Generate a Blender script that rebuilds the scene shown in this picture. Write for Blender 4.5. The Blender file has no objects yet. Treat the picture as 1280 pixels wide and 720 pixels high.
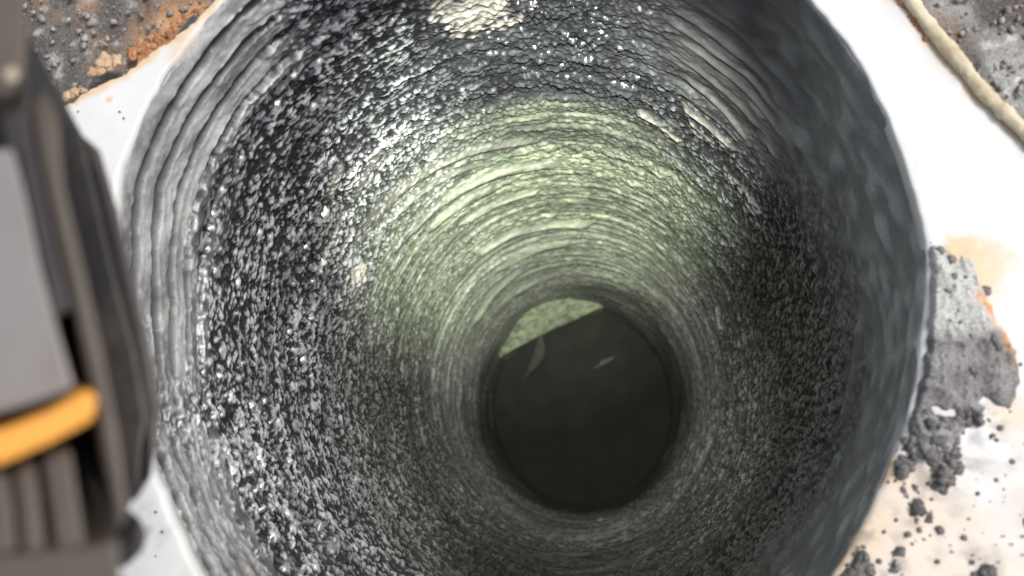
import bpy, bmesh, math, random
import numpy as np
from mathutils import Vector, Matrix, noise as mnoise
random.seed(7)
SC = bpy.context.scene
COL = SC.collection

# ------------------------------------------------------------------ camera
FPX = 1000.0                                   # focal length in pixels of the 1280 px wide photograph
CAM_P = np.array([0.01934467, -0.03688369, 0.19])
CAM_R = np.array([[0.99415869, 0.01003644, 0.10746057],
                  [0.01003644, 0.98275558, -0.1846368],
                  [-0.10746057, 0.1846368, 0.97691426]])
cam_d = bpy.data.cameras.new('camera'); cam = bpy.data.objects.new('camera', cam_d); COL.objects.link(cam)
M4 = Matrix([list(CAM_R[i]) + [CAM_P[i]] for i in range(3)] + [[0, 0, 0, 1]])
cam.matrix_world = M4
cam_d.sensor_width = 36; cam_d.lens = 36 * FPX / 1280
cam_d.clip_start = 0.005; cam_d.clip_end = 60
cam_d.dof.use_dof = True
cam_d.dof.focus_distance = 0.30
cam_d.dof.aperture_fstop = 15.0
SC.camera = cam

# ------------------------------------------------------------------ light
SUN_EL, SUN_AZ = 56.0, 18.0                    # azimuth measured from +x towards +y
w = bpy.data.worlds.new('World'); SC.world = w; w.use_nodes = True
nt = w.node_tree; nt.nodes.clear()
sky = nt.nodes.new('ShaderNodeTexSky'); sky.sky_type = 'NISHITA'; sky.sun_disc = False
sky.sun_elevation = math.radians(SUN_EL); sky.sun_rotation = math.radians(90 - SUN_AZ)
sky.air_density = 1.0; sky.dust_density = 4.0
hs = nt.nodes.new('ShaderNodeHueSaturation'); hs.inputs['Saturation'].default_value = 0.35
bg = nt.nodes.new('ShaderNodeBackground'); bg.inputs['Strength'].default_value = 0.15
wo = nt.nodes.new('ShaderNodeOutputWorld')
nt.links.new(sky.outputs[0], hs.inputs['Color']); nt.links.new(hs.outputs[0], bg.inputs[0]); nt.links.new(bg.outputs[0], wo.inputs[0])
sl = bpy.data.lights.new('sun', 'SUN'); sl.energy = 1.5; sl.angle = math.radians(14); sl.color = (1, .97, .93)
so = bpy.data.objects.new('sun', sl); COL.objects.link(so)
sd = Vector((math.cos(math.radians(SUN_EL)) * math.cos(math.radians(SUN_AZ)), math.cos(math.radians(SUN_EL)) * math.sin(math.radians(SUN_AZ)), math.sin(math.radians(SUN_EL))))
so.rotation_euler = sd.to_track_quat('Z', 'Y').to_euler()
# the torch beside the lens: its soft beam falls on the far wall deep in the hole
tl = bpy.data.lights.new('torch', 'SPOT'); tl.energy = 56; tl.spot_size = math.radians(28); tl.spot_blend = 1.0
tl.shadow_soft_size = 0.004; tl.color = (.97, 1, .88)
to = bpy.data.objects.new('torch', tl); COL.objects.link(to)
TORCH_P = Vector((0.030, -0.034, 0.26)); TORCH_T = Vector((-0.024, 0.106, -0.33))
to.location = TORCH_P; to.rotation_euler = (TORCH_P - TORCH_T).to_track_quat('Z', 'Y').to_euler()

# added fill spot down the axis of the hole, brightens the deep walls
t2 = bpy.data.lights.new('deep_fill', 'SPOT'); t2.energy = 24; t2.spot_size = math.radians(27); t2.spot_blend = .8
t2.shadow_soft_size = 0.004; t2.color = (1, .98, .90)
to2 = bpy.data.objects.new('deep_fill', t2); COL.objects.link(to2)
T2_P = Vector((0.022, -0.034, 0.20)); T2_T = Vector((-0.004, 0.010, -0.75))
to2.location = T2_P; to2.rotation_euler = (T2_P - T2_T).to_track_quat('Z', 'Y').to_euler()

vs = SC.view_settings
vs.view_transform = 'Standard'; vs.look = 'None'; vs.exposure = 0.45; vs.gamma = 1; vs.use_curve_mapping = False

# ------------------------------------------------------------------ helpers
def at(px, py, z=0.0):
    """world point at height z seen at photograph pixel (px, py)"""
    r = CAM_R @ np.array([(px - 640) / FPX, -(py - 360) / FPX, -1.0])
    return CAM_P + r * ((z - CAM_P[2]) / r[2])

def hashgrid(nv, nu, seed):
    return np.random.RandomState(seed).rand(nv, nu).astype(np.float32) * 2 - 1

def vnoise(u, v, seed, pu=None):
    """value noise in cells; u wraps after pu cells when given"""
    u0 = np.floor(u).astype(np.int64); v0 = np.floor(v).astype(np.int64)
    fu = (u - u0).astype(np.float32); fv = (v - v0).astype(np.float32)
    fu = fu * fu * fu * (fu * (fu * 6 - 15) + 10); fv = fv * fv * fv * (fv * (fv * 6 - 15) + 10)
    nu = int(pu) if pu else 509
    g = hashgrid(521, nu, seed)
    a = g[v0 % 521, u0 % nu]; b = g[v0 % 521, (u0 + 1) % nu]
    c = g[(v0 + 1) % 521, u0 % nu]; d = g[(v0 + 1) % 521, (u0 + 1) % nu]
    return (a + (b - a) * fu) * (1 - fv) + (c + (d - c) * fu) * fv

_g3 = np.random.RandomState(77).normal(size=(4096, 3)).astype(np.float32)
_g3 /= np.linalg.norm(_g3, axis=1)[:, None]
def pnoise(P, seed):
    """gradient noise at points P (..., 3), already divided by the cell size"""
    I = np.floor(P).astype(np.int64); F = (P - I).astype(np.float32)
    U = F * F * F * (F * (F * 6 - 15) + 10)
    out = 0
    for i in (0, 1):
        wx = U[..., 0] if i else 1 - U[..., 0]
        for j in (0, 1):
            wy = wx * (U[..., 1] if j else 1 - U[..., 1])
            for k in (0, 1):
                wz = wy * (U[..., 2] if k else 1 - U[..., 2])
                h = ((I[..., 0] + i) * 73856093 ^ (I[..., 1] + j) * 19349663 ^ (I[..., 2] + k) * 83492791 ^ seed * 2654435) 
                h = (h ^ (h >> 13)) & 4095
                g = _g3[h]
                out = out + wz * (g[..., 0] * (F[..., 0] - i) + g[..., 1] * (F[..., 1] - j) + g[..., 2] * (F[..., 2] - k))
    return out * 2.0

def sstep(a, b, x):
    t = np.clip((x - a) / (b - a), 0, 1); return t * t * (3 - 2 * t)

def fbm(u, v, seed, n=4):
    s = 0; a = 1.0; t = 0
    for i in range(n):
        s = s + a * vnoise(u * 2 ** i + 17.3 * i, v * 2 ** i + 9.1 * i, seed + i); t += a; a *= .5
    return s / t

def grid_mesh(name, X, closed_u=False, flip=False, keep=None):
    """X: (nv, nu, 3) grid of points -> mesh"""
    nv, nu = X.shape[:2]
    idx = np.arange(nv * nu).reshape(nv, nu)
    if closed_u:
        a = idx[:-1]; b = np.roll(idx, -1, 1)[:-1]; c = np.roll(idx, -1, 1)[1:]; d = idx[1:]
    else:
        a = idx[:-1, :-1]; b = idx[:-1, 1:]; c = idx[1:, 1:]; d = idx[1:, :-1]
    q = np.stack([a, b, c, d], -1).reshape(-1, 4)
    if flip: q = q[:, ::-1]
    if keep is not None: q = q[keep.reshape(-1)]
    m = bpy.data.meshes.new(name)
    V = X.reshape(-1, 3)
    used = np.unique(q)
    rem = np.full(len(V), -1, dtype=np.int64); rem[used] = np.arange(len(used))
    V = V[used]; q = rem[q]
    m.vertices.add(len(V)); m.vertices.foreach_set('co', V.astype(np.float32).ravel())
    m.loops.add(q.size); m.loops.foreach_set('vertex_index', q.astype(np.int32).ravel())
    m.polygons.add(len(q)); m.polygons.foreach_set('loop_start', np.arange(0, q.size, 4, dtype=np.int32))
    m.polygons.foreach_set('loop_total', np.full(len(q), 4, dtype=np.int32))
    m.polygons.foreach_set('use_smooth', np.ones(len(q), dtype=bool))
    m.update(calc_edges=True)
    return m, used

def attr(m, name, arr, used=None):
    a = m.attributes.new(name, 'FLOAT', 'POINT')
    arr = np.asarray(arr, dtype=np.float32).ravel()
    if used is not None: arr = arr[used]
    a.data.foreach_set('value', arr)

def link(name, m, mat=None, parent=None):
    o = bpy.data.objects.new(name, m); COL.objects.link(o)
    if mat: m.materials.clear(); m.materials.append(mat)
    if parent: o.parent = parent
    return o

def tag(o, label=None, cat=None, group=None, kind=None):
    if label: o['label'] = label
    if cat: o['category'] = cat
    if group: o['group'] = group
    if kind: o['kind'] = kind
    return o

def empty(name, loc=(0, 0, 0)):
    o = bpy.data.objects.new(name, None); COL.objects.link(o); o.location = loc; o.empty_display_size = .02
    return o

class Mat:
    """small node-graph builder"""
    def __init__(s, name, rough=.6, spec=.5):
        s.m = bpy.data.materials.new(name); s.m.use_nodes = True; s.t = s.m.node_tree
        s.b = s.t.nodes['Principled BSDF']
        s.b.inputs['Roughness'].default_value = rough; s.b.inputs['Specular IOR Level'].default_value = spec
    def n(s, ty, **k):
        x = s.t.nodes.new(ty)
        for a, v in k.items():
            if a in x.inputs.keys(): x.inputs[a].default_value = v
            else: setattr(x, a, v)
        return x
    def l(s, a, b): s.t.links.new(a, b)
    def coord(s):
        if not hasattr(s, '_c'): s._c = s.n('ShaderNodeTexCoord').outputs['Object']
        return s._c
    def noise(s, scale, detail=4, rough=.55):
        x = s.n('ShaderNodeTexNoise'); x.inputs['Scale'].default_value = scale; x.inputs['Detail'].default_value = detail
        x.inputs['Roughness'].default_value = rough; s.l(s.coord(), x.inputs['Vector']); return x.outputs['Fac']
    def att(s, name):
        x = s.n('ShaderNodeAttribute'); x.attribute_name = name; return x.outputs['Fac']
    def ramp(s, fac, stops):
        x = s.n('ShaderNodeValToRGB'); e = x.color_ramp.elements
        while len(e) < len(stops): e.new(.5)
        for i, (p, c) in enumerate(stops):
            e[i].position = p; e[i].color = (*c, 1) if len(c) == 3 else c
        s.l(fac, x.inputs[0]); return x.outputs[0]
    def mix(s, fac, a, b, blend='MIX'):
        x = s.n('ShaderNodeMix'); x.data_type = 'RGBA'; x.blend_type = blend
        for v, i in ((fac, 0), (a, 6), (b, 7)):
            if hasattr(v, 'links'): s.l(v, x.inputs[i])
            elif isinstance(v, (int, float)): x.inputs[i].default_value = v
            else: x.inputs[i].default_value = (*v, 1)
        return x.outputs[2]
    def math(s, op, a, b=None, clamp=False):
        x = s.n('ShaderNodeMath'); x.operation = op; x.use_clamp = clamp
        for v, i in ((a, 0), (b, 1)):
            if v is None: continue
            if hasattr(v, 'links'): s.l(v, x.inputs[i])
            else: x.inputs[i].default_value = v
        return x.outputs[0]
    def col(s, c):
        if hasattr(c, 'links'): s.l(c, s.b.inputs['Base Color'])
        else: s.b.inputs['Base Color'].default_value = (*c, 1)
        return s
    def rough(s, r): s.l(r, s.b.inputs['Roughness']); return s
    def bump(s, h, strength=.4, dist=.001):
        x = s.n('ShaderNodeBump'); x.inputs['Strength'].default_value = strength; x.inputs['Distance'].default_value = dist
        s.l(h, x.inputs['Height']); s.l(x.outputs[0], s.b.inputs['Normal']); return s

# ------------------------------------------------------------------ materials
def m_wall():
    k = Mat('wet_black_wall', .3, .9)
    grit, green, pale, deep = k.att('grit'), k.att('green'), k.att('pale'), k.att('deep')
    n1 = k.noise(900, 3, .6); n2 = k.noise(60, 4, .6)
    base = k.mix(k.ramp(n2, [(.35, (0, 0, 0)), (.7, (1, 1, 1))]), (.012, .0122, .015), (.030, .031, .034))
    grain = k.mix(n1, (.20, .204, .208), (.58, .595, .61))
    c = k.mix(grit, base, grain)
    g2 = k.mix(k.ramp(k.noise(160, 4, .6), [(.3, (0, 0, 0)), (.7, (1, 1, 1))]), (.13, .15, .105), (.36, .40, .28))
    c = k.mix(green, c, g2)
    c = k.mix(pale, c, k.mix(n1, (.42, .38, .33), (.62, .58, .52)))
    c = k.mix(k.math('MULTIPLY', deep, .86), c, (.017, .0165, .0135))  # wall colour darkens towards the bottom, a painted fade into shade
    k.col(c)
    r = k.math('MULTIPLY_ADD', n2, .25); k.t.nodes[-1].inputs[2].default_value = .08
    r2 = k.math('MULTIPLY_ADD', k.math('MAXIMUM', green, k.att('matte')), .38); k.l(r, k.t.nodes[-1].inputs[2])
    k.rough(r2)
    k.bump(k.noise(1500, 3, .6), .15, .0005)
    return k.m
def m_board():
    k = Mat('white_board_paint', .55, .4)
    st = k.att('stain')
    n = k.noise(35, 5, .6); f = k.noise(420, 3, .6)
    c = k.mix(k.ramp(n, [(.45, (0, 0, 0)), (.75, (1, 1, 1))]), (.59, .59, .585), (.50, .495, .475))
    sc = k.mix(f, (.50, .33, .18), (.66, .52, .36))
    c = k.mix(st, c, sc)
    sp = k.ramp(k.noise(260, 2, .5), [(.74, (0, 0, 0)), (.79, (1, 1, 1))])
    c = k.mix(k.math('MULTIPLY', sp, .35), c, (.42, .30, .2))
    c = k.mix(k.att('dust'), c, (.12, .11, .10))
    k.col(c); k.bump(k.noise(300, 4, .6), .25, .0006)
    return k.m
def m_soil(name, dark, light, rust=0.0, spec=.3):
    k = Mat(name, .85, spec)
    n = k.noise(180, 5, .65); f = k.noise(900, 3, .6)
    c = k.mix(k.ramp(n, [(.3, (0, 0, 0)), (.7, (1, 1, 1))]), dark, light)
    p = k.att('pale')
    c = k.mix(p, c, k.mix(f, (.60, .62, .60), (.84, .85, .81)))
    c = k.mix(k.ramp(k.noise(1700, 4, .7), [(.35, (0, 0, 0)), (.68, (1, 1, 1))]), k.mix(.55, c, (.02, .018, .017)), k.mix(.25, c, (.5, .47, .44)))
    if rust:
        rr = k.att('rust')
        c = k.mix(rr, c, k.mix(f, (.42, .17, .07), (.66, .42, .20)))
    k.col(c); k.bump(f, .6, .0008)
    return k.m
def m_simple(name, a, b, scale=80, rough=.5, spec=.5, bump=.15, metal=0):
    k = Mat(name, rough, spec)
    n = k.noise(scale, 5, .6)
    c = k.mix(k.ramp(n, [(.3, (0, 0, 0)), (.7, (1, 1, 1))]), a, b)
    if name.startswith('tool') and 'orange' not in name: c = k.mix(k.math('MULTIPLY', k.ramp(k.noise(75, 5, .65), [(.5, (0, 0, 0)), (.7, (1, 1, 1))]), .35), c, (.10, .08, .062))
    k.col(c)
    k.b.inputs['Metallic'].default_value = metal
    k.bump(k.noise(scale * 8, 3, .6), bump, .0005)
    return k.m

MW = m_wall(); MB = m_board()
M_GROUND = m_soil('ground_soil', (.019, .0145, .0125), (.064, .050, .043), 1)
M_MUD = m_soil('grey_mud', (.10, .097, .098), (.29, .283, .285), 1)
M_CLUMP = m_soil('dark_soil', (.045, .043, .044), (.17, .166, .167))
M_STONE = m_simple('pale_grit', (.10, .092, .086), (.36, .34, .32), 300, .7)
M_TAN = m_simple('tan_chip', (.30, .18, .10), (.52, .38, .24), 250, .8)
M_CORD = m_simple('cream_cord', (.36, .28, .17), (.66, .60, .44), 160, .75, .3, .5)
M_RUST = m_simple('rust_crust', (.26, .105, .05), (.46, .25, .13), 260, .9, .2, .8)
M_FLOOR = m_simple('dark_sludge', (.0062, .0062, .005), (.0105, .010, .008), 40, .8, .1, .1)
M_LEDGE = m_simple('ledge_stone', (.045, .054, .034), (.18, .21, .135), 120, .7, .4, .5)
M_T_BLACK = m_simple('tool_black', (.010, .009, .010), (.017, .015, .016), 60, .5)
M_T_SIDE = m_simple('tool_side_cover', (.024, .0205, .0215), (.040, .034, .035), 60, .45)
M_T_BROWN = m_simple('tool_brown_grey', (.060, .048, .038), (.092, .075, .059), 60, .5)
M_T_PANEL = m_simple('tool_grey_panel', (.165, .152, .148), (.21, .194, .19), 40, .4)
M_T_ORANGE = m_simple('tool_orange', (.66, .28, .045), (.74, .34, .06), 60, .45)
M_T_TAN = m_simple('tool_brass', (.40, .32, .24), (.52, .43, .33), 60, .5)

# ------------------------------------------------------------------ bore shape
A, B = .100, .108
_rt = np.radians([-180, -152, -136, -115, -90, -65, -43, -29, -6, 7, 26, 44, 65, 90, 115, 138, 150, 164, 180])
_rs = np.array([1.035, .985, .990, .99, .98, .96, .925, .913, .932, .950, .963, .985, 1.0, 1.02, 1.06, 1.095, 1.108, 1.105, 1.035])
def rimscale(th):
    th = (th + np.pi) % (2 * np.pi) - np.pi
    return np.interp(th, _rt, _rs)
def angd(th, c):
    return np.abs((th - c + np.pi) % (2 * np.pi) - np.pi)

NU, NV = 1360, 760
DEPTH = .75
def build_wall():
    th = np.linspace(-np.pi, np.pi, NU, endpoint=False)
    z0 = CAM_P[2]
    inv = np.linspace(1 / (z0 + 0.0), 1 / (z0 + DEPTH), NV)
    d = 1 / inv - z0
    TH, D = np.meshgrid(th, d)
    arc = TH * .104; C = 2 * np.pi * .104
    def N(size_u, size_v, seed):
        pu = max(3, round(C / size_u)); return vnoise((TH + np.pi) / (2 * np.pi) * pu, D / size_v, seed, pu)
    rs = rimscale(TH)
    base = 1 + (rs - 1) * (np.exp(-D / .045))
    deg = np.degrees(TH)
    cyl = np.stack([A * np.cos(TH), B * np.sin(TH), D], -1)
    rot = np.array([[.80, .36, -.48], [-.60, .48, -.64], [0, .80, .60]])
    def N3(su, sv, seed): return pnoise((cyl / np.array([su, su, sv])) @ rot.T + seed * 3.7, seed)
    # sector masks
    right = sstep(75, 40, angd(TH, math.radians(8)) * 57.3) * sstep(.115, .050, D + .025 * N(.05, .03, 3))
    left = sstep(80, 45, angd(TH, math.radians(178)) * 57.3)
    wob = .0012 * N(.12, .08, 11) + .0008 * N(.05, .03, 12)
    # grains
    g1 = N3(.0026, .0015, 21); g2 = N3(.0013, .0008, 22); g3 = N3(.0060, .0042, 23); g4 = N3(.009, .007, 24); g5 = N3(.020, .012, 28)
    st = 1.3 * pnoise(cyl / np.array([.016, .016, .0021]) + 5.3, 25); st2 = 1.3 * pnoise(cyl / np.array([.04, .04, .0032]) + 9.1, 26); st3 = N(.09, .0042, 27)
    deepf = sstep(.10, .34, D)
    g6 = N3(.0042, .0032, 35)
    grain = np.maximum(g1 + .35 * g3, -.4) * .0011 + g2 * .0004 + g3 * .0005 + g6 * .0005 * deepf
    gamp = (1 - .86 * right) * (1 - .45 * deepf) * (.75 + .5 * sstep(-.3, .4, N(.06, .04, 31)))
    lump = right * (.0006 * g4 + .0007 * g5 + .00025 * g3 + .0001 * st3) * sstep(.0, .012, D)
    rings = (st * .00025 + st2 * .0004) * (1 - .35 * deepf) + st3 * .0009
    # spiral cutting grooves
    rings *= (1 - .85 * right)
    # coarse terraces at the left of the mouth
    lm = sstep(40, 20, angd(TH, math.radians(164)) * 57.3) * sstep(.052, .018, D + .014 * N(.03, .012, 41))
    lm2 = np.maximum(lm, .9 * sstep(30, 15, angd(TH, math.radians(-138)) * 57.3) * sstep(.05, .03, D))
    ph = (D + .0022 * N(.05, .02, 42) + .0007 * N(.012, .01, 44) + .0005 * g3 - .0012) / .0074
    saw = np.abs((ph % 1) - .5) * 2
    terr = -sstep(.52, .80, saw) * .0036 + .0001 * g1 + .0003 * g3
    gamp = gamp * (1 - .55 * lm2)
    # ridges: thin raised arcs left by the cutter (theta0, theta1, depth0, depth1, half width, height, paleness)
    ridge = np.zeros_like(D); pale = np.zeros_like(D)
    arcs = [(66, 32, .044, .050, .0015, .0011, .04), (65, 32, .058, .066, .0015, .0013, .10), (66, 36, .051, .058, .0012, .0010, .05), (70, 33, .034, .042, .0016, .0009, .0),
            (63, 37, .070, .078, .0016, .0012, .12), (61, 40, .082, .094, .0013, .0013, .18), (62, 42, .094, .101, .0011, .0012, .12), (58, 43, .107, .109, .0019, .0016, .62), (55, 48, .115, .119, .0012, .0014, .50),
            (69, 55, .132, .141, .0018, .0018, .62), (74, 48, .018, .030, .003, .0016, .03),
            (1, -19, .058, .069, .0020, .0020, .24), (-22, -50, .117, .152, .0014, .0020, .24), (-25, -50, .123, .158, .0013, .0020, .22),
            (-34, -54, .128, .152, .0013, .0018, .16), (-29, -52, .154, .176, .0016, .0020, .22), (-40, -58, .128, .142, .0014, .0018, .14), (24, 16, .300, .318, .003, .003, .55),
            (150, 141, .105, .095, .0028, .0022, .30), (146, 132, .124, .112, .0030, .0022, .22),
            (158, 152, .128, .128, .0026, .002, .25), (152, 92, .150, .188, .0036, .0024, .22), (146, 112, .170, .194, .0024, .0018, .25), (150, 90, .200, .222, .006, .0028, .22), (138, 110, .226, .236, .005, .0022, .15), (128, 96, .262, .262, .004, .0026, .22), (132, 80, .330, .345, .006, .0034, .25),
            (126, 88, .40, .39, .010, .003, .06), (150, 112, .47, .44, .009, .003, .05)]
    for (t0, t1, d0, d1, hw, hh, pl) in arcs:
        t0r, t1r = math.radians(t0), math.radians(t1); mid = (t0r + t1r) / 2; half = abs(t1r - t0r) / 2
        s = (TH - mid) / half * (1 if t1 > t0 else -1)
        dc = d0 + (d1 - d0) * (s + 1) / 2 + .0007 * N(.02, .2, 51)
        e = sstep(1.0, .70, np.abs(s) + .10 * N(.01, .01, 52)) * np.exp(-((D - dc) / hw) ** 2)
        ridge = np.maximum(ridge, e * hh); pale = np.maximum(pale, e * pl)
    # pale scuff near the mouth at the far side, small pale chip at left
    def blob(t, dd, wt, wd, p):
        e = np.exp(-(((TH - math.radians(t)) / math.radians(wt)) ** 2 + ((D - dd) / wd) ** 2)); return sstep(.42, .62, e + .30 * N(.006, .0035, 61) + .2 * g1) * p
    pale = np.maximum(pale, blob(103, .058, 9.5, .014, .50)); pale = np.maximum(pale, blob(159, .168, 4.0, .010, .8))
    pale = np.maximum(pale, blob(143, .50, 3, .02, .35))
    pale *= (.65 + .45 * np.clip(g1, -1, 1))
    pale = np.maximum(pale, lm2 * sstep(.75, .45, saw) * (.12 + .10 * g1 + .12 * g3 + .12 * g4))
    ra = np.clip(ridge / .0012, 0, 1)
    h = wob + (grain * gamp + lump + rings) * (1 - .8 * ra) * (1 - .8 * lm2 * (1 - sstep(0.4, .6, saw))) * sstep(-.002, .008, D) + lm2 * terr + ridge      # positive = into the hole
    r = base - h / .104
    # rounded mouth: the first millimetres roll outwards
    lipd = .006
    roll = np.clip((lipd - D) / lipd, 0, 1)
    r = r + (1 - np.sqrt(np.maximum(1 - roll ** 2, 0))) * .012 + (.006 * N3(.016, .016, 29) + .0025 * g3) * np.exp(-D / .012)
    Z = -D + .0006 * N(.01, .01, 71) * sstep(.0, .004, D)
    X = np.stack([A * r * np.cos(TH), B * r * np.sin(TH), Z], -1)
    Z -= .0003
    X = np.stack([A * r * np.cos(TH), B * r * np.sin(TH), Z], -1)
    m, used = grid_mesh('wall', X, closed_u=True, flip=True)
    # grit = light mineral grains left proud of the black matrix, side weights paint in light
    gr = sstep(.20, .46, g1 * .75 + .45 * g2 + .25 * g3 + .25 * st + .10 * left)
    gr = gr * (1 - .85 * right) * (.05 + .58 * left + .36 * sstep(80, 40, angd(TH, 0) * 57.3) + .25 * sstep(60, 25, angd(TH, math.radians(-148)) * 57.3) * sstep(.2, .05, D))  # side weights put glints and missing light into the grain colour
    gr = gr * (1 - lm2 * sstep(.5, .7, saw))  # terrace gaps lose their grains, painting the shade in them darker
    gr = np.maximum(gr, lm2 * sstep(.75, .35, saw) * (.62 + .3 * g4))
    gr = gr * (.62 + .70 * sstep(-.35, .35, .7 * g5 + .6 * st3 + .5 * N3(.06, .03, 36)))
    gr = np.maximum(gr, right * (1 - .72 * sstep(26, 50, deg)) * (.42 + .55 * np.clip(g4 + .5 * g5 + .1, 0, 1)))
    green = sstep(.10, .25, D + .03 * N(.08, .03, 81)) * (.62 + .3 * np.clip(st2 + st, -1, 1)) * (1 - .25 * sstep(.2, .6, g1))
    green *= (.12 + .88 * sstep(85, 40, angd(TH, math.radians(104)) * 57.3)) * (1 - .45 * sstep(.42, .65, D))  # green kept to the torch-lit side, painting the pool of light into the wall
    gr = np.maximum(gr, sstep(.25, .5, D) * (.38 + .2 * g3))
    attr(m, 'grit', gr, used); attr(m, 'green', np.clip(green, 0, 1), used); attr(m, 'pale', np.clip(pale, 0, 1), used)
    attr(m, 'deep', sstep(.44, .72, D + .07 * N3(.05, .05, 83) + .03 * g5), used); attr(m, 'matte', np.maximum(right, lm2), used)  # deep mask: painted shade gathering towards the floor
    return m

bore = tag(empty('borehole', (0, 0, 0)), 'deep round hole with wet black gritty ringed walls, greenish lower down', 'borehole')
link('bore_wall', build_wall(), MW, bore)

# sludge floor
def build_floor():
    th = np.linspace(-np.pi, np.pi, 160, endpoint=False); rr = np.linspace(0.002, 1.10, 60)
    TH, R_ = np.meshgrid(th, rr)
    X = A * R_ * np.cos(TH); Y = B * R_ * np.sin(TH)
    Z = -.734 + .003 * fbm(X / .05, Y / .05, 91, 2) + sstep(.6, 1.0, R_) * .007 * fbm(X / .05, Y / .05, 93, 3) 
    return grid_mesh('floor', np.stack([X, Y, Z], -1), closed_u=True)[0]
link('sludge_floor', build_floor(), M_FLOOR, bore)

def prism(name, poly, z1, z0, mat, parent=None, shift=(0, 0), bevel=.0008, shrink=1.0, seg=2):
    """closed prism: polygon (world xy) at z1 on top, shifted copy at z0"""
    bm = bmesh.new()
    c = np.mean(np.array(poly), 0)
    t = [bm.verts.new((p[0], p[1], z1)) for p in poly]
    b = [bm.verts.new((c[0] + (p[0] - c[0]) * shrink + shift[0], c[1] + (p[1] - c[1]) * shrink + shift[1], z0)) for p in poly]
    n = len(poly)
    bm.faces.new(t); bm.faces.new(b[::-1])
    for i in range(n): bm.faces.new((t[i], b[i], b[(i + 1) % n], t[(i + 1) % n]))
    bmesh.ops.recalc_face_normals(bm, faces=bm.faces)
    if bevel: bmesh.ops.bevel(bm, geom=list(bm.edges), offset=bevel, segments=seg, affect='EDGES', profile=.6)
    m = bpy.data.meshes.new(name); bm.to_mesh(m); bm.free()
    for p in m.polygons: p.use_smooth = True
    o = link(name, m, mat, parent)
    return o

# broken ledge low on the far wall: a segment of old lining left standing proud
def build_ledge():
    t0, t1 = math.radians(76), math.radians(152)
    n, k = 60, 16
    s = np.linspace(0, 1, n); v = np.linspace(0, 1, k)
    S, Vv = np.meshgrid(s, v)
    p0 = np.array([A * math.cos(t0), B * math.sin(t0)]); p1 = np.array([A * math.cos(t1), B * math.sin(t1)])
    TH = t0 + (t1 - t0) * S
    ox, oy = 1.02 * A * np.cos(TH), 1.02 * B * np.sin(TH)
    cx, cy = p0[0] + (p1[0] - p0[0]) * S, p0[1] + (p1[1] - p0[1]) * S
    sag = .004 * np.sin(np.pi * S)
    nx, ny = -(p0 + p1) / np.linalg.norm(p0 + p1)
    cx = cx - nx * sag * .3; cy = cy - ny * sag * .3
    X = ox + (cx - ox) * Vv; Y = oy + (cy - oy) * Vv
    Z = -.674 + .045 * (1 - Vv) * np.sin(np.pi * S) + .006 * fbm(X / .014, Y / .014, 131, 4)
    top = np.stack([X, Y, Z], -1)
    lip = top[-1]
    rows = [top]
    for dz, back in ((-.004, .001), (-.012, .002), (-.03, .012), (-.06, .03)):
        r = lip.copy(); r[:, 2] += dz
        q = np.minimum(1, back * 12)
        r[:, 0] += (top[0][:, 0] - lip[:, 0]) * q; r[:, 1] += (top[0][:, 1] - lip[:, 1]) * q
        rows.append(r[None])
    return grid_mesh('ledge', np.concatenate(rows, 0), flip=True)[0]
link('broken_ledge', build_ledge(), M_LEDGE, bore)
bm = bmesh.new()
bmesh.ops.create_icosphere(bm, subdivisions=3, radius=1)
for v in bm.verts:
    q = v.co; n_ = 1 + .4 * mnoise.noise(q * 1.6)
    v.co = Vector((.026 + q.x * .013 * n_ + q.y * .003, .050 + q.y * .0045 * n_ + q.x * .006, -.737 + q.z * .006 * n_))
_m = bpy.data.meshes.new('stone'); bm.to_mesh(_m); bm.free()
for p in _m.polygons: p.use_smooth = True
link('sunken_stone', _m, m_simple('sludgy_stone', (.02, .021, .018), (.05, .05, .045), 120, .7), bore)
# thin flake hanging below the ledge
def build_flake():
    n = 14; s = np.linspace(0, 1, n)
    P0 = np.array([-.045, .075, -.685]); P1 = np.array([-.068, .030, -.735])
    rows = []
    for k, (o, dz) in enumerate(((-1, 0), (0, .003), (1, 0), (0, -.003), (-1, 0))):
        wd = .006 * np.sin(np.pi * np.clip(s * .9 + .1, 0, 1)) + .0004
        c = P0[None] + (P1 - P0)[None] * s[:, None]
        c[:, 0] += .008 * np.sin(np.pi * s) + o * wd; c[:, 1] += -o * wd * .5; c[:, 2] += dz
        rows.append(c)
    return grid_mesh('flake', np.array(rows))[0]
link('hanging_flake', build_flake(), m_simple('flake_dark', (.012, .015, .011), (.026, .03, .022), 120, .7), bore)

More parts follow.
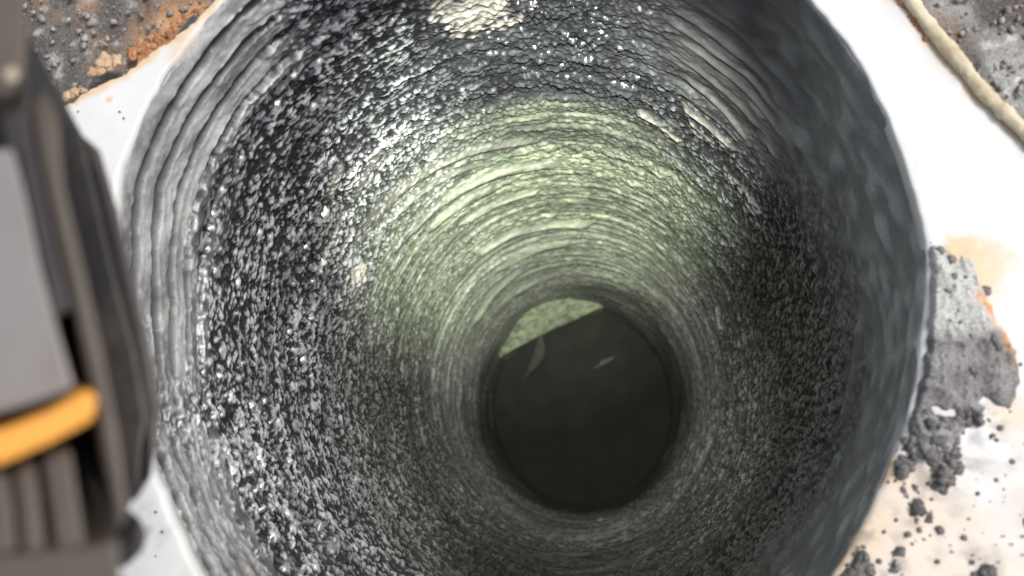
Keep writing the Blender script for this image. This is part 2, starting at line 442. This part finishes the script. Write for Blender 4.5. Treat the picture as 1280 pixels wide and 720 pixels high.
# ------------------------------------------------------------------ ground (one sheet round the hole)
def build_ground():
    nu = 900
    th = np.linspace(-np.pi, np.pi, nu, endpoint=False)
    rad = np.concatenate([np.linspace(.124, .30, 190), .30 * (4.0 / .30) ** np.linspace(0, 1, 60)[1:]])
    TH, R_ = np.meshgrid(th, rad)
    pa = np.arctan2(np.sin(TH) / B, np.cos(TH) / A)
    r0 = (rimscale(pa) + .016) / np.sqrt((np.cos(TH) / A) ** 2 + (np.sin(TH) / B) ** 2)
    R_ = R_ + (r0 - .124) * sstep(.20, .124, R_)
    X = R_ * np.cos(TH); Y = R_ * np.sin(TH)
    near = sstep(.6, .25, R_)
    g = fbm(X / .03, Y / .03, 201, 4); f = fbm(X / .005, Y / .005, 211, 4)
    Z = -.0062 + near * (.0012 * g + .0016 * np.maximum(f, -.2)) + (1 - near) * .02 * fbm(X / .3, Y / .3, 221, 4)
    m, used = grid_mesh('ground', np.stack([X, Y, Z], -1), closed_u=True)
    rust = sstep(.16, .42, fbm(X / .022, Y / .022, 231, 4)) * .30
    p = at(215, 40)
    rust = np.maximum(rust, sstep(.022, .004, np.hypot(X - p[0], Y - p[1]) + .004 * f) * .9)
    pale = sstep(.25, .6, fbm(X / .004, Y / .004, 241, 3)) * .5 + (.15 + .5 * fbm(X / .012, Y / .012, 251, 3)) * sstep(-.06, .08, X) + .04
    attr(m, 'rust', rust, used); attr(m, 'pale', np.clip(pale, 0, 1), used)
    return m
tag(link('ground', build_ground(), M_GROUND), 'grey brown gritty soil beyond the white board', kind='structure')

# grit scattered over the soil
def lump_into(bm, c, r, flat, seed, sub=1, amp=.35):
    ret = bmesh.ops.create_icosphere(bm, subdivisions=sub, radius=1)
    rnd = random.Random(seed); o = Vector((rnd.random() * 50, rnd.random() * 50, rnd.random() * 50))
    az = rnd.random() * 6.28; ex = rnd.uniform(.7, 1.35)
    for v in ret['verts']:
        q = v.co.copy(); k = 1 + amp * mnoise.noise(q * 1.3 + o) + amp * .6 * mnoise.noise(q * 3.1 + o)
        q = q * k * r; q.x *= ex; q.z *= flat
        x, y = q.x * math.cos(az) - q.y * math.sin(az), q.x * math.sin(az) + q.y * math.cos(az)
        v.co = Vector((c[0] + x, c[1] + y, c[2] + q.z))
def finish(bm, name, mat, smooth=True):
    m = bpy.data.meshes.new(name); bm.to_mesh(m); bm.free()
    if smooth:
        for p in m.polygons: p.use_smooth = True
    return link(name, m, mat)

# ------------------------------------------------------------------ white board with the hole cut in it
OUT_PX = [(82, 131), (112, 112), (150, 95), (195, 62), (242, 28), (300, -25), (360, -110), (470, -190), (640, -225), (840, -220), (980, -150), (1075, -55),
          (1142, 18), (1180, 62), (1225, 118), (1285, 172), (1400, 300), (1560, 560), (1500, 900), (900, 1250), (200, 1150), (-150, 900), (-330, 500), (-250, 240), (-40, 178), (40, 150)]
OUT = np.array([at(*p)[:2] for p in OUT_PX])
def ray_poly(poly, th):
    d = np.stack([np.cos(th), np.sin(th)], -1); best = np.full(len(th), 0.0)
    n = len(poly)
    for i in range(n):
        a = poly[i]; e = poly[(i + 1) % n] - a
        den = d[:, 0] * e[1] - d[:, 1] * e[0]
        den = np.where(np.abs(den) < 1e-9, 1e-9, den)
        t = (a[0] * e[1] - a[1] * e[0]) / den
        s = (a[0] * d[:, 1] - a[1] * d[:, 0]) / den
        ok = (t > 0) & (s >= 0) & (s <= 1)
        best = np.where(ok & (t > best), t, best)
    return best
T_TOP, T_BOT = 0.0, -.0045
def build_board():
    nu = 1400
    th = np.linspace(-np.pi, np.pi, nu, endpoint=False)
    pa = np.arctan2(np.sin(th) / B, np.cos(th) / A)
    rin = 1 / np.sqrt((np.cos(th) / A) ** 2 + (np.sin(th) / B) ** 2) * (rimscale(pa) + .003 + .003 * vnoise(th / .09 + 90, th * 0, 303) + .002 * vnoise(th / .03 + 300, th * 0, 304))
    rout = ray_poly(OUT, th)
    rout = rout + .0006 * vnoise(th / .02 + 400, th * 0, 301) + .0004 * vnoise(th / .006 + 1400, th * 0, 302)
    rout = np.maximum(rout, rin + .002)
    k = np.linspace(0, 1, 60)
    R_ = rin[None] + (rout - rin)[None] * k[:, None]
    TH = np.broadcast_to(th, R_.shape)
    X = R_ * np.cos(TH); Y = R_ * np.sin(TH)
    ed = np.minimum(R_ - rin[None], rout[None] - R_)
    Z = T_TOP + .0004 * fbm(X / .02, Y / .02, 311, 3) - .0003 * (1 - sstep(0, .0006, ed))
    # edge rows
    def row(r, z): return np.stack([r * np.cos(th), r * np.sin(th), np.full(nu, z)], -1)[None]
    G = np.concatenate([row(rin + .0005, T_BOT), row(rin, T_BOT + .0006), np.stack([X, Y, Z], -1), row(rout, T_BOT + .0006), row(rout - .0008, T_BOT)], 0)
    m, used = grid_mesh('board', G, closed_u=True)
    GX, GY = G[..., 0], G[..., 1]
    st = np.zeros(GX.shape)
    nz = fbm(GX / .008, GY / .008, 321, 4)
    ro = np.concatenate([rout[None] * 0 + 9] * 2 + [rout[None] - R_] + [rout[None] * 0] * 2, 0)
    ri = np.concatenate([rout[None] * 0] * 2 + [R_ - rin[None]] + [rout[None] * 0 + 9] * 2, 0)
    st = np.maximum(st, sstep(.0035, .0, ro + .003 * nz) * .55)
    st = np.maximum(st, sstep(.012, .0, ri + .006 * nz) * .45 * sstep(-.03, -.06, GY) * (GX > 0))
    for (px, py, rad, s) in ((137, 124, .0011, .9), (1130, 640, .020, .30), (1180, 700, .03, .22), (1225, 335, .010, .5), (1275, 520, .008, .35), (1115, 590, .006, .5), (1205, 318, .006, .8), (222, 45, .004, .7), (230, 60, .008, .3)):
        q = at(px, py); st = np.maximum(st, s * sstep(rad, rad * .35, np.hypot(GX - q[0], GY - q[1]) + rad * .45 * nz))
    du = np.zeros(GX.shape); nd = fbm(GX / .003, GY / .003, 331, 4)
    for (px, py, rad, a_) in ((1170, 560, .020, .55), (1150, 640, .012, .5), (1080, 700, .014, .55), (1235, 520, .010, .4), (1230, 705, .008, .45), (1118, 700, .007, .4), (175, 660, .010, .3)):
        q = at(px, py); du = np.maximum(du, a_ * sstep(rad, rad * .2, np.hypot(GX - q[0], GY - q[1]) + rad * .5 * nz) * sstep(-.15, .45, nd))
    attr(m, 'dust', np.clip(du, 0, 1), used)
    attr(m, 'stain', np.clip(st * 1.7, 0, 1), used)
    return m
tag(link('white_board', build_board(), MB), 'glaring white board with the round hole cut through it', 'board')

# ------------------------------------------------------------------ mud and soil lying on the board
def inside(poly, X, Y):
    n = len(poly); c = np.zeros(X.shape, bool); dmin = np.full(X.shape, 9.0)
    for i in range(n):
        x0, y0 = poly[i]; x1, y1 = poly[(i + 1) % n]
        if y1 != y0:
            cond = ((y0 > Y) != (y1 > Y)) & (X < (x1 - x0) * (Y - y0) / (y1 - y0) + x0); c ^= cond
        t = np.clip(((X - x0) * (x1 - x0) + (Y - y0) * (y1 - y0)) / ((x1 - x0) ** 2 + (y1 - y0) ** 2 + 1e-12), 0, 1)
        dmin = np.minimum(dmin, np.hypot(X - x0 - t * (x1 - x0), Y - y0 - t * (y1 - y0)))
    return np.where(c, dmin, -dmin)
def mound(name, px, mat, height, seed, ragged=.0012, cell=.00035, lumpy=.0012, palefn=None, rustfn=None, crumbs=0):
    poly = [at(*p)[:2] for p in px]; pa = np.array(poly)
    lo, hi = pa.min(0) - .004, pa.max(0) + .004
    xs = np.arange(lo[0], hi[0], cell); ys = np.arange(lo[1], hi[1], cell)
    X, Y = np.meshgrid(xs, ys)
    sd = inside(poly, X, Y) + ragged * fbm(X / .0045, Y / .0045, seed, 3) * 1.6
    b1 = np.abs(vnoise(X / .0026, Y / .0026, seed + 7)); b2 = np.abs(vnoise(X / .0012, Y / .0012, seed + 8)); b3 = fbm(X / .008, Y / .008, seed + 9, 3)
    edge = sstep(-.0004, .0016, sd)
    Z = -.0016 + edge * (.0016 + height * sstep(0, .006, sd)) + edge * (lumpy * (1 - b1) * .8 + lumpy * .5 * (1 - b2) + lumpy * .7 * b3)
    pth = np.arctan2(Y / B, X / A); nr = np.hypot(X / A, Y / B) - rimscale(pth) - .008
    sd = np.minimum(sd, nr * .1 + .0004 * vnoise(X / .002, Y / .002, seed + 3)); edge = np.minimum(edge, sstep(-.0004, .0012, sd))
    Z = np.where(nr < .0, -.003, -.0016 + (Z + .0016) * sstep(-.0004, .0012, sd))
    c = (Z[:-1, :-1] > -.0012) | (Z[1:, 1:] > -.0012) | (Z[1:, :-1] > -.0012) | (Z[:-1, 1:] > -.0012)
    m, used = grid_mesh(name, np.stack([X, Y, Z], -1), keep=c)
    if crumbs:
        rnd = random.Random(seed); ok = np.argwhere((sd > -.0006) & (nr > .004)); zz = np.maximum(Z, 0)
        attr(m, 'pale', palefn(X, Y, sd) if palefn else X * 0, used); attr(m, 'rust', rustfn(X, Y, sd) if rustfn else X * 0, used)
        bm = bmesh.new(); bm.from_mesh(m)
        for _ in range(crumbs):
            i, j = ok[rnd.randrange(len(ok))]
            lump_into(bm, (X[i, j], Y[i, j], zz[i, j]), .0003 + .0011 * rnd.random() ** 2.5, .8, rnd.randrange(9999), 2, .6)
        bm.to_mesh(m); bm.free()
        for p in m.polygons: p.use_smooth = True
        return link(name, m, mat)
    attr(m, 'pale', palefn(X, Y, sd) if palefn else X * 0, used)
    attr(m, 'rust', rustfn(X, Y, sd) if rustfn else X * 0, used)
    return link(name, m, mat)
qy = at(1200, 420)[1]
mud = mound('mud_patch', [(1150, 296), (1185, 308), (1218, 330), (1240, 372), (1258, 405), (1272, 440), (1277, 500), (1262, 512), (1238, 506), (1222, 520), (1190, 512), (1140, 520), (1120, 500), (1130, 420)],
            M_MUD, .0012, 401, lumpy=.0011, cell=.0003, crumbs=30, palefn=lambda X, Y, s: np.clip(sstep(qy - .003, qy + .004, Y + .004 * fbm(X / .01, Y / .01, 5, 3)) * .75 + .1 * fbm(X / .003, Y / .003, 6, 2), 0, 1),
            rustfn=lambda X, Y, s: np.clip(sstep(.0035, .0, s + .003 * fbm(X / .005, Y / .005, 8, 3)) * sstep(qy - .012, qy + .002, Y) * sstep(.098, .103, X + .25 * np.maximum(Y - .004, 0)), 0, .9))
tag(mud, 'large cake of grey mud with a pale rusty edged upper half at the right rim', 'mud')
clumps = [
    ([(1130, 515), (1165, 512), (1200, 515), (1212, 535), (1205, 560), (1188, 570), (1160, 575), (1130, 570)], 'lumpy dark soil heap spilling down from the grey mud cake'),
    ([(1168, 572), (1192, 566), (1205, 590), (1190, 606), (1172, 612), (1165, 595)], 'dark crumbly soil lump below the soil heap, pointing at the bare board'),
    ([(1112, 590), (1128, 572), (1140, 580), (1138, 600), (1125, 602)], 'small dark soil lump tucked against the rim of the hole'),
    ([(1134, 618), (1152, 608), (1166, 624), (1164, 644), (1140, 648), (1134, 640), (1122, 642), (1118, 638), (1134, 632)], 'lone soil clump with a smooth grey face on bare white board'),
    ([(1114, 690), (1122, 684), (1128, 690), (1122, 700), (1121, 712), (1112, 712)], 'thin upright smear of dark soil low on the board'),
    ([(1214, 712), (1224, 698), (1238, 700), (1240, 735), (1216, 735)], 'dark soil clump at the bottom of the board, farthest from the rim'),
    ([(1040, 720), (1062, 690), (1082, 684), (1094, 704), (1090, 745), (1040, 750)], 'blackish soil heap against the lower right rim of the hole'),
    ([(1206, 508), (1226, 512), (1238, 530), (1222, 536), (1208, 524)], 'dark soil knob hanging from the lower edge of the mud cake'),
    ([(1274, 652), (1282, 652), (1282, 664), (1275, 662)], 'tiny brown soil speck at the right end of the bare board'),
]
for i, (px, lab) in enumerate(clumps):
    o = mound('soil_clump', px, M_CLUMP, .0016, 430 + 13 * i, ragged=.0011, cell=.0003, lumpy=.0016,
              palefn=(lambda X, Y, s: np.clip(.22 + .2 * fbm(X / .004, Y / .004, 3, 2), 0, 1)) if i in (0, 1, 3) else None, crumbs=(70, 45, 14, 22, 12, 16, 30, 12, 3)[i])
    tag(o, lab, 'soil clump', 'dark soil clumps on the white board')
bm = bmesh.new(); rnd = random.Random(5)
for (px, py, r) in [(1134, 668, .0007), (1149, 663, .0006), (1175, 663, .0009), (1205, 672, .0006), (1172, 702, .0005), (1140, 680, .0004), (1120, 650, .0005), (1245, 600, .0005), (1265, 577, .0006),
                    (1222, 617, .0004), (1155, 674, .0003), (1105, 665, .0005), (1190, 690, .0003), (1240, 545, .0006), (1250, 535, .0007), (1245, 550, .0005), (1160, 605, .0005), (1150, 660, .0003), (150, 140, .0003), (155, 148, .0003), (98, 140, .0003), (195, 640, .0004), (203, 665, .0004), (195, 695, .0003)]:
    q = at(px, py); lump_into(bm, (q[0], q[1], .0002), r, .6, int(px * 7 + py), 2)
for _ in range(90):
    px, py = rnd.uniform(1095, 1290), rnd.uniform(505, 760); q = at(px, py)
    if np.hypot(q[0] / A, q[1] / B) < 1.0: continue
    lump_into(bm, (q[0], q[1], .0001), rnd.uniform(.00012, .00032), .6, int(px * 9 + py), 1)
tag(finish(bm, 'soil_crumbs', M_CLUMP), 'fine dark crumbs of soil strewn over the white board', kind='stuff')

# grit on the ground in the two upper corners
bm = bmesh.new(); rnd = random.Random(9)
def outside_board(q): return inside([tuple(p) for p in OUT], np.array(q[0]), np.array(q[1])) < -.001
for (x0, x1, y0, y1, n) in ((-40, 290, -60, 140, 620), (1120, 1330, -60, 190, 620)):
    for _ in range(n):
        px, py = rnd.uniform(x0, x1), rnd.uniform(y0, y1); q = at(px, py, -.005)
        if not outside_board(q): continue
        r = .0002 + .0009 * rnd.random() ** 4
        lump_into(bm, (q[0], q[1], -.0054 + r * .2), r, .6, int(px * 31 + py * 3), 1, .9)
tag(finish(bm, 'loose_grit', M_STONE), 'pale loose grit scattered on the soil', kind='stuff')

# tan chips along the upper left edge of the board
for (pts, lab) in (([(118, 90, .0013), (133, 78, .0017), (146, 76, .0014), (126, 88, .0012)], 'larger tan flake of crust standing on the upper left board edge'),
                   ([(84, 120, .0010), (94, 116, .0011), (104, 114, .0007)], 'smaller tan flake of crust near the board corner by the tool')):
    bm = bmesh.new()
    for (px, py, r) in pts:
        q = at(px, py); lump_into(bm, (q[0], q[1], .0002), r * 1.2, .28, int(px + py), 3, .9)
    tag(finish(bm, 'crust_flake', M_TAN), lab, 'crust', 'tan crust flakes on the board edge')
bm = bmesh.new()
rnd = random.Random(12)
for _ in range(190):
    t = rnd.random(); px = 165 + 85 * t + rnd.uniform(-14, 8); py = 75 - 50 * t + rnd.uniform(-22, 2)
    q = at(px, py); lump_into(bm, (q[0], q[1], -.0030), rnd.uniform(.0004, .0012), .5, int(px * 13 + py), 2, .8)
tag(finish(bm, 'rust_crust', M_RUST), 'orange rusty crust along the upper left board edge', kind='stuff')
bm = bmesh.new()
for _ in range(70):
    t = rnd.random(); px = 1118 + 52 * t + rnd.uniform(-4, 7); py = -10 + 66 * t + rnd.uniform(-6, 5)
    q = at(px, py); lump_into(bm, (q[0], q[1], .0003), rnd.uniform(.0004, .0010), .6, int(px * 13 + py), 2, .5)
tag(finish(bm, 'edge_crust', M_RUST), 'reddish crust between the white board and the cream cord', kind='stuff')

# cream cord along the upper right edge of the board
def build_cord():
    path = [(1040, -140), (1085, -70), (1128, -14), (1165, 36), (1200, 78), (1232, 118), (1262, 146), (1300, 182), (1350, 240), (1400, 310)]
    P = np.array([at(x, y, .0012) for x, y in path]); n = 160
    t = np.linspace(0, len(P) - 1, n); X = np.stack([np.interp(t, np.arange(len(P)), P[:, i]) for i in range(3)], -1)
    ker = np.ones(9) / 9
    for i in range(3): X[4:-4, i] = np.convolve(X[:, i], ker, 'valid')
    T = np.gradient(X, axis=0); T /= np.linalg.norm(T, axis=1)[:, None]
    S = np.cross(T, [0, 0, 1]); S /= np.linalg.norm(S, axis=1)[:, None]
    k = 20; a = np.linspace(0, 2 * np.pi, k, endpoint=False)
    tt, aa = np.meshgrid(np.arange(n), a, indexing='ij')
    r = .00185 * (1 + .16 * vnoise(tt / 6.0, aa * 0 + 3, 501) + .14 * vnoise(tt / 1.3, aa / .7, 502))
    G = X[:, None] + S[:, None] * (np.cos(aa) * r)[..., None] + np.array([0, 0, 1.0]) * (np.sin(aa) * r * .8)[..., None]
    return grid_mesh('cord', G, closed_u=True)[0]
tag(link('cord', build_cord(), M_CORD), 'thick cream cord lying along the upper right edge of the white board', 'cord')

# ------------------------------------------------------------------ power tool leaning over the hole at the left
tool = tag(empty('power_tool', tuple(at(-120, 500, .0))), 'blurred dark power tool with grey panel and orange band at the left', 'power tool')
ti = Vector(tool.location)
def tpart(name, px, z1, th, mat, shift=(-.004, 0), bevel=.0009, shrink=1.0):
    if name in ('housing', 'side_cover', 'foot'): z1 += .018
    else: z1 += .041; th += .027; shift = (-.75 * th, .1 * th); bevel = min(bevel, .00045)
    poly = [tuple(at(x, y, z1)[:2]) for x, y in px]
    o = prism(name, poly, z1, z1 - th, mat, None, shift, bevel, shrink)
    o.parent = tool; o.matrix_parent_inverse = Matrix.Translation(-ti)
    return o
tpart('housing', [(20, 14), (75, 110), (104, 165), (124, 250), (145, 340), (172, 440), (186, 520), (176, 610), (150, 660), (150, 760), (-170, 800), (-170, 60)], .080, .070, M_T_BLACK, (-.075, .006))
tpart('side_cover', [(88, 150), (128, 186), (150, 262), (170, 345), (190, 430), (206, 512), (192, 596), (170, 632), (176, 560), (164, 480), (148, 400), (128, 300), (112, 220)], .079, .012, M_T_SIDE, (-.012, 0), .0012)
tpart('rail', [(56, 110), (74, 150), (80, 230), (104, 330), (128, 440), (148, 540), (162, 640), (150, 668), (138, 600), (118, 490), (98, 400), (74, 300), (52, 200), (40, 130)], .086, .007, M_T_BROWN, (-.003, 0))
tpart('inner_rail', [(10, 95), (34, 130), (50, 215), (70, 310), (88, 390), (60, 400), (44, 330), (24, 230), (4, 160)], .0855, .006, M_T_SIDE, (-.003, 0))
tpart('panel', [(-160, 190), (16, 184), (34, 250), (50, 330), (72, 410), (94, 486), (40, 506), (-160, 560)], .0865, .008, M_T_PANEL, (-.003, 0), .0014)
tpart('orange_band', [(-160, 592), (-160, 556), (0, 540), (60, 516), (112, 486), (122, 498), (116, 526), (60, 556), (0, 582)], .088, .010, M_T_ORANGE, (-.003, 0), .0012)
for px in ([(-30, 600), (10, 590), (22, 690), (-20, 700)], [(18, 588), (44, 578), (58, 690), (30, 692)], [(54, 574), (88, 560), (108, 684), (72, 690)], [(-80, 610), (-40, 602), (-30, 700), (-72, 705)]):
    tpart('rib', px, .0855, .006, M_T_BROWN, (-.003, 0), .0008)
tpart('base_strip', [(-160, 708), (20, 694), (120, 684), (150, 672), (152, 760), (-160, 790)], .0855, .008, M_T_BROWN, (-.003, 0))
tpart('foot', [(150, 664), (170, 640), (186, 668), (180, 690), (152, 716), (140, 700)], .083, .016, M_T_BLACK, (-.012, 0), .001)
tpart('knob', [(-40, -30), (22, -20), (34, 30), (30, 90), (14, 120), (-40, 110)], .088, .018, M_T_BROWN, (-.008, 0), .002)
tpart('screw_head', [(8, 84), (18, 82), (24, 92), (20, 102), (9, 102), (4, 93)], .0885, .003, M_T_TAN, (0, 0), .0003)
# the leg it stands on, out on the board beyond the left edge of the picture
legp = [(-.185, .03), (-.14, .03), (-.14, -.07), (-.185, -.07)]
o = prism('stand_leg', legp, .034, .0008, M_T_BLACK, None, (-.004, 0), .002); o.parent = tool; o.matrix_parent_inverse = Matrix.Translation(-ti)
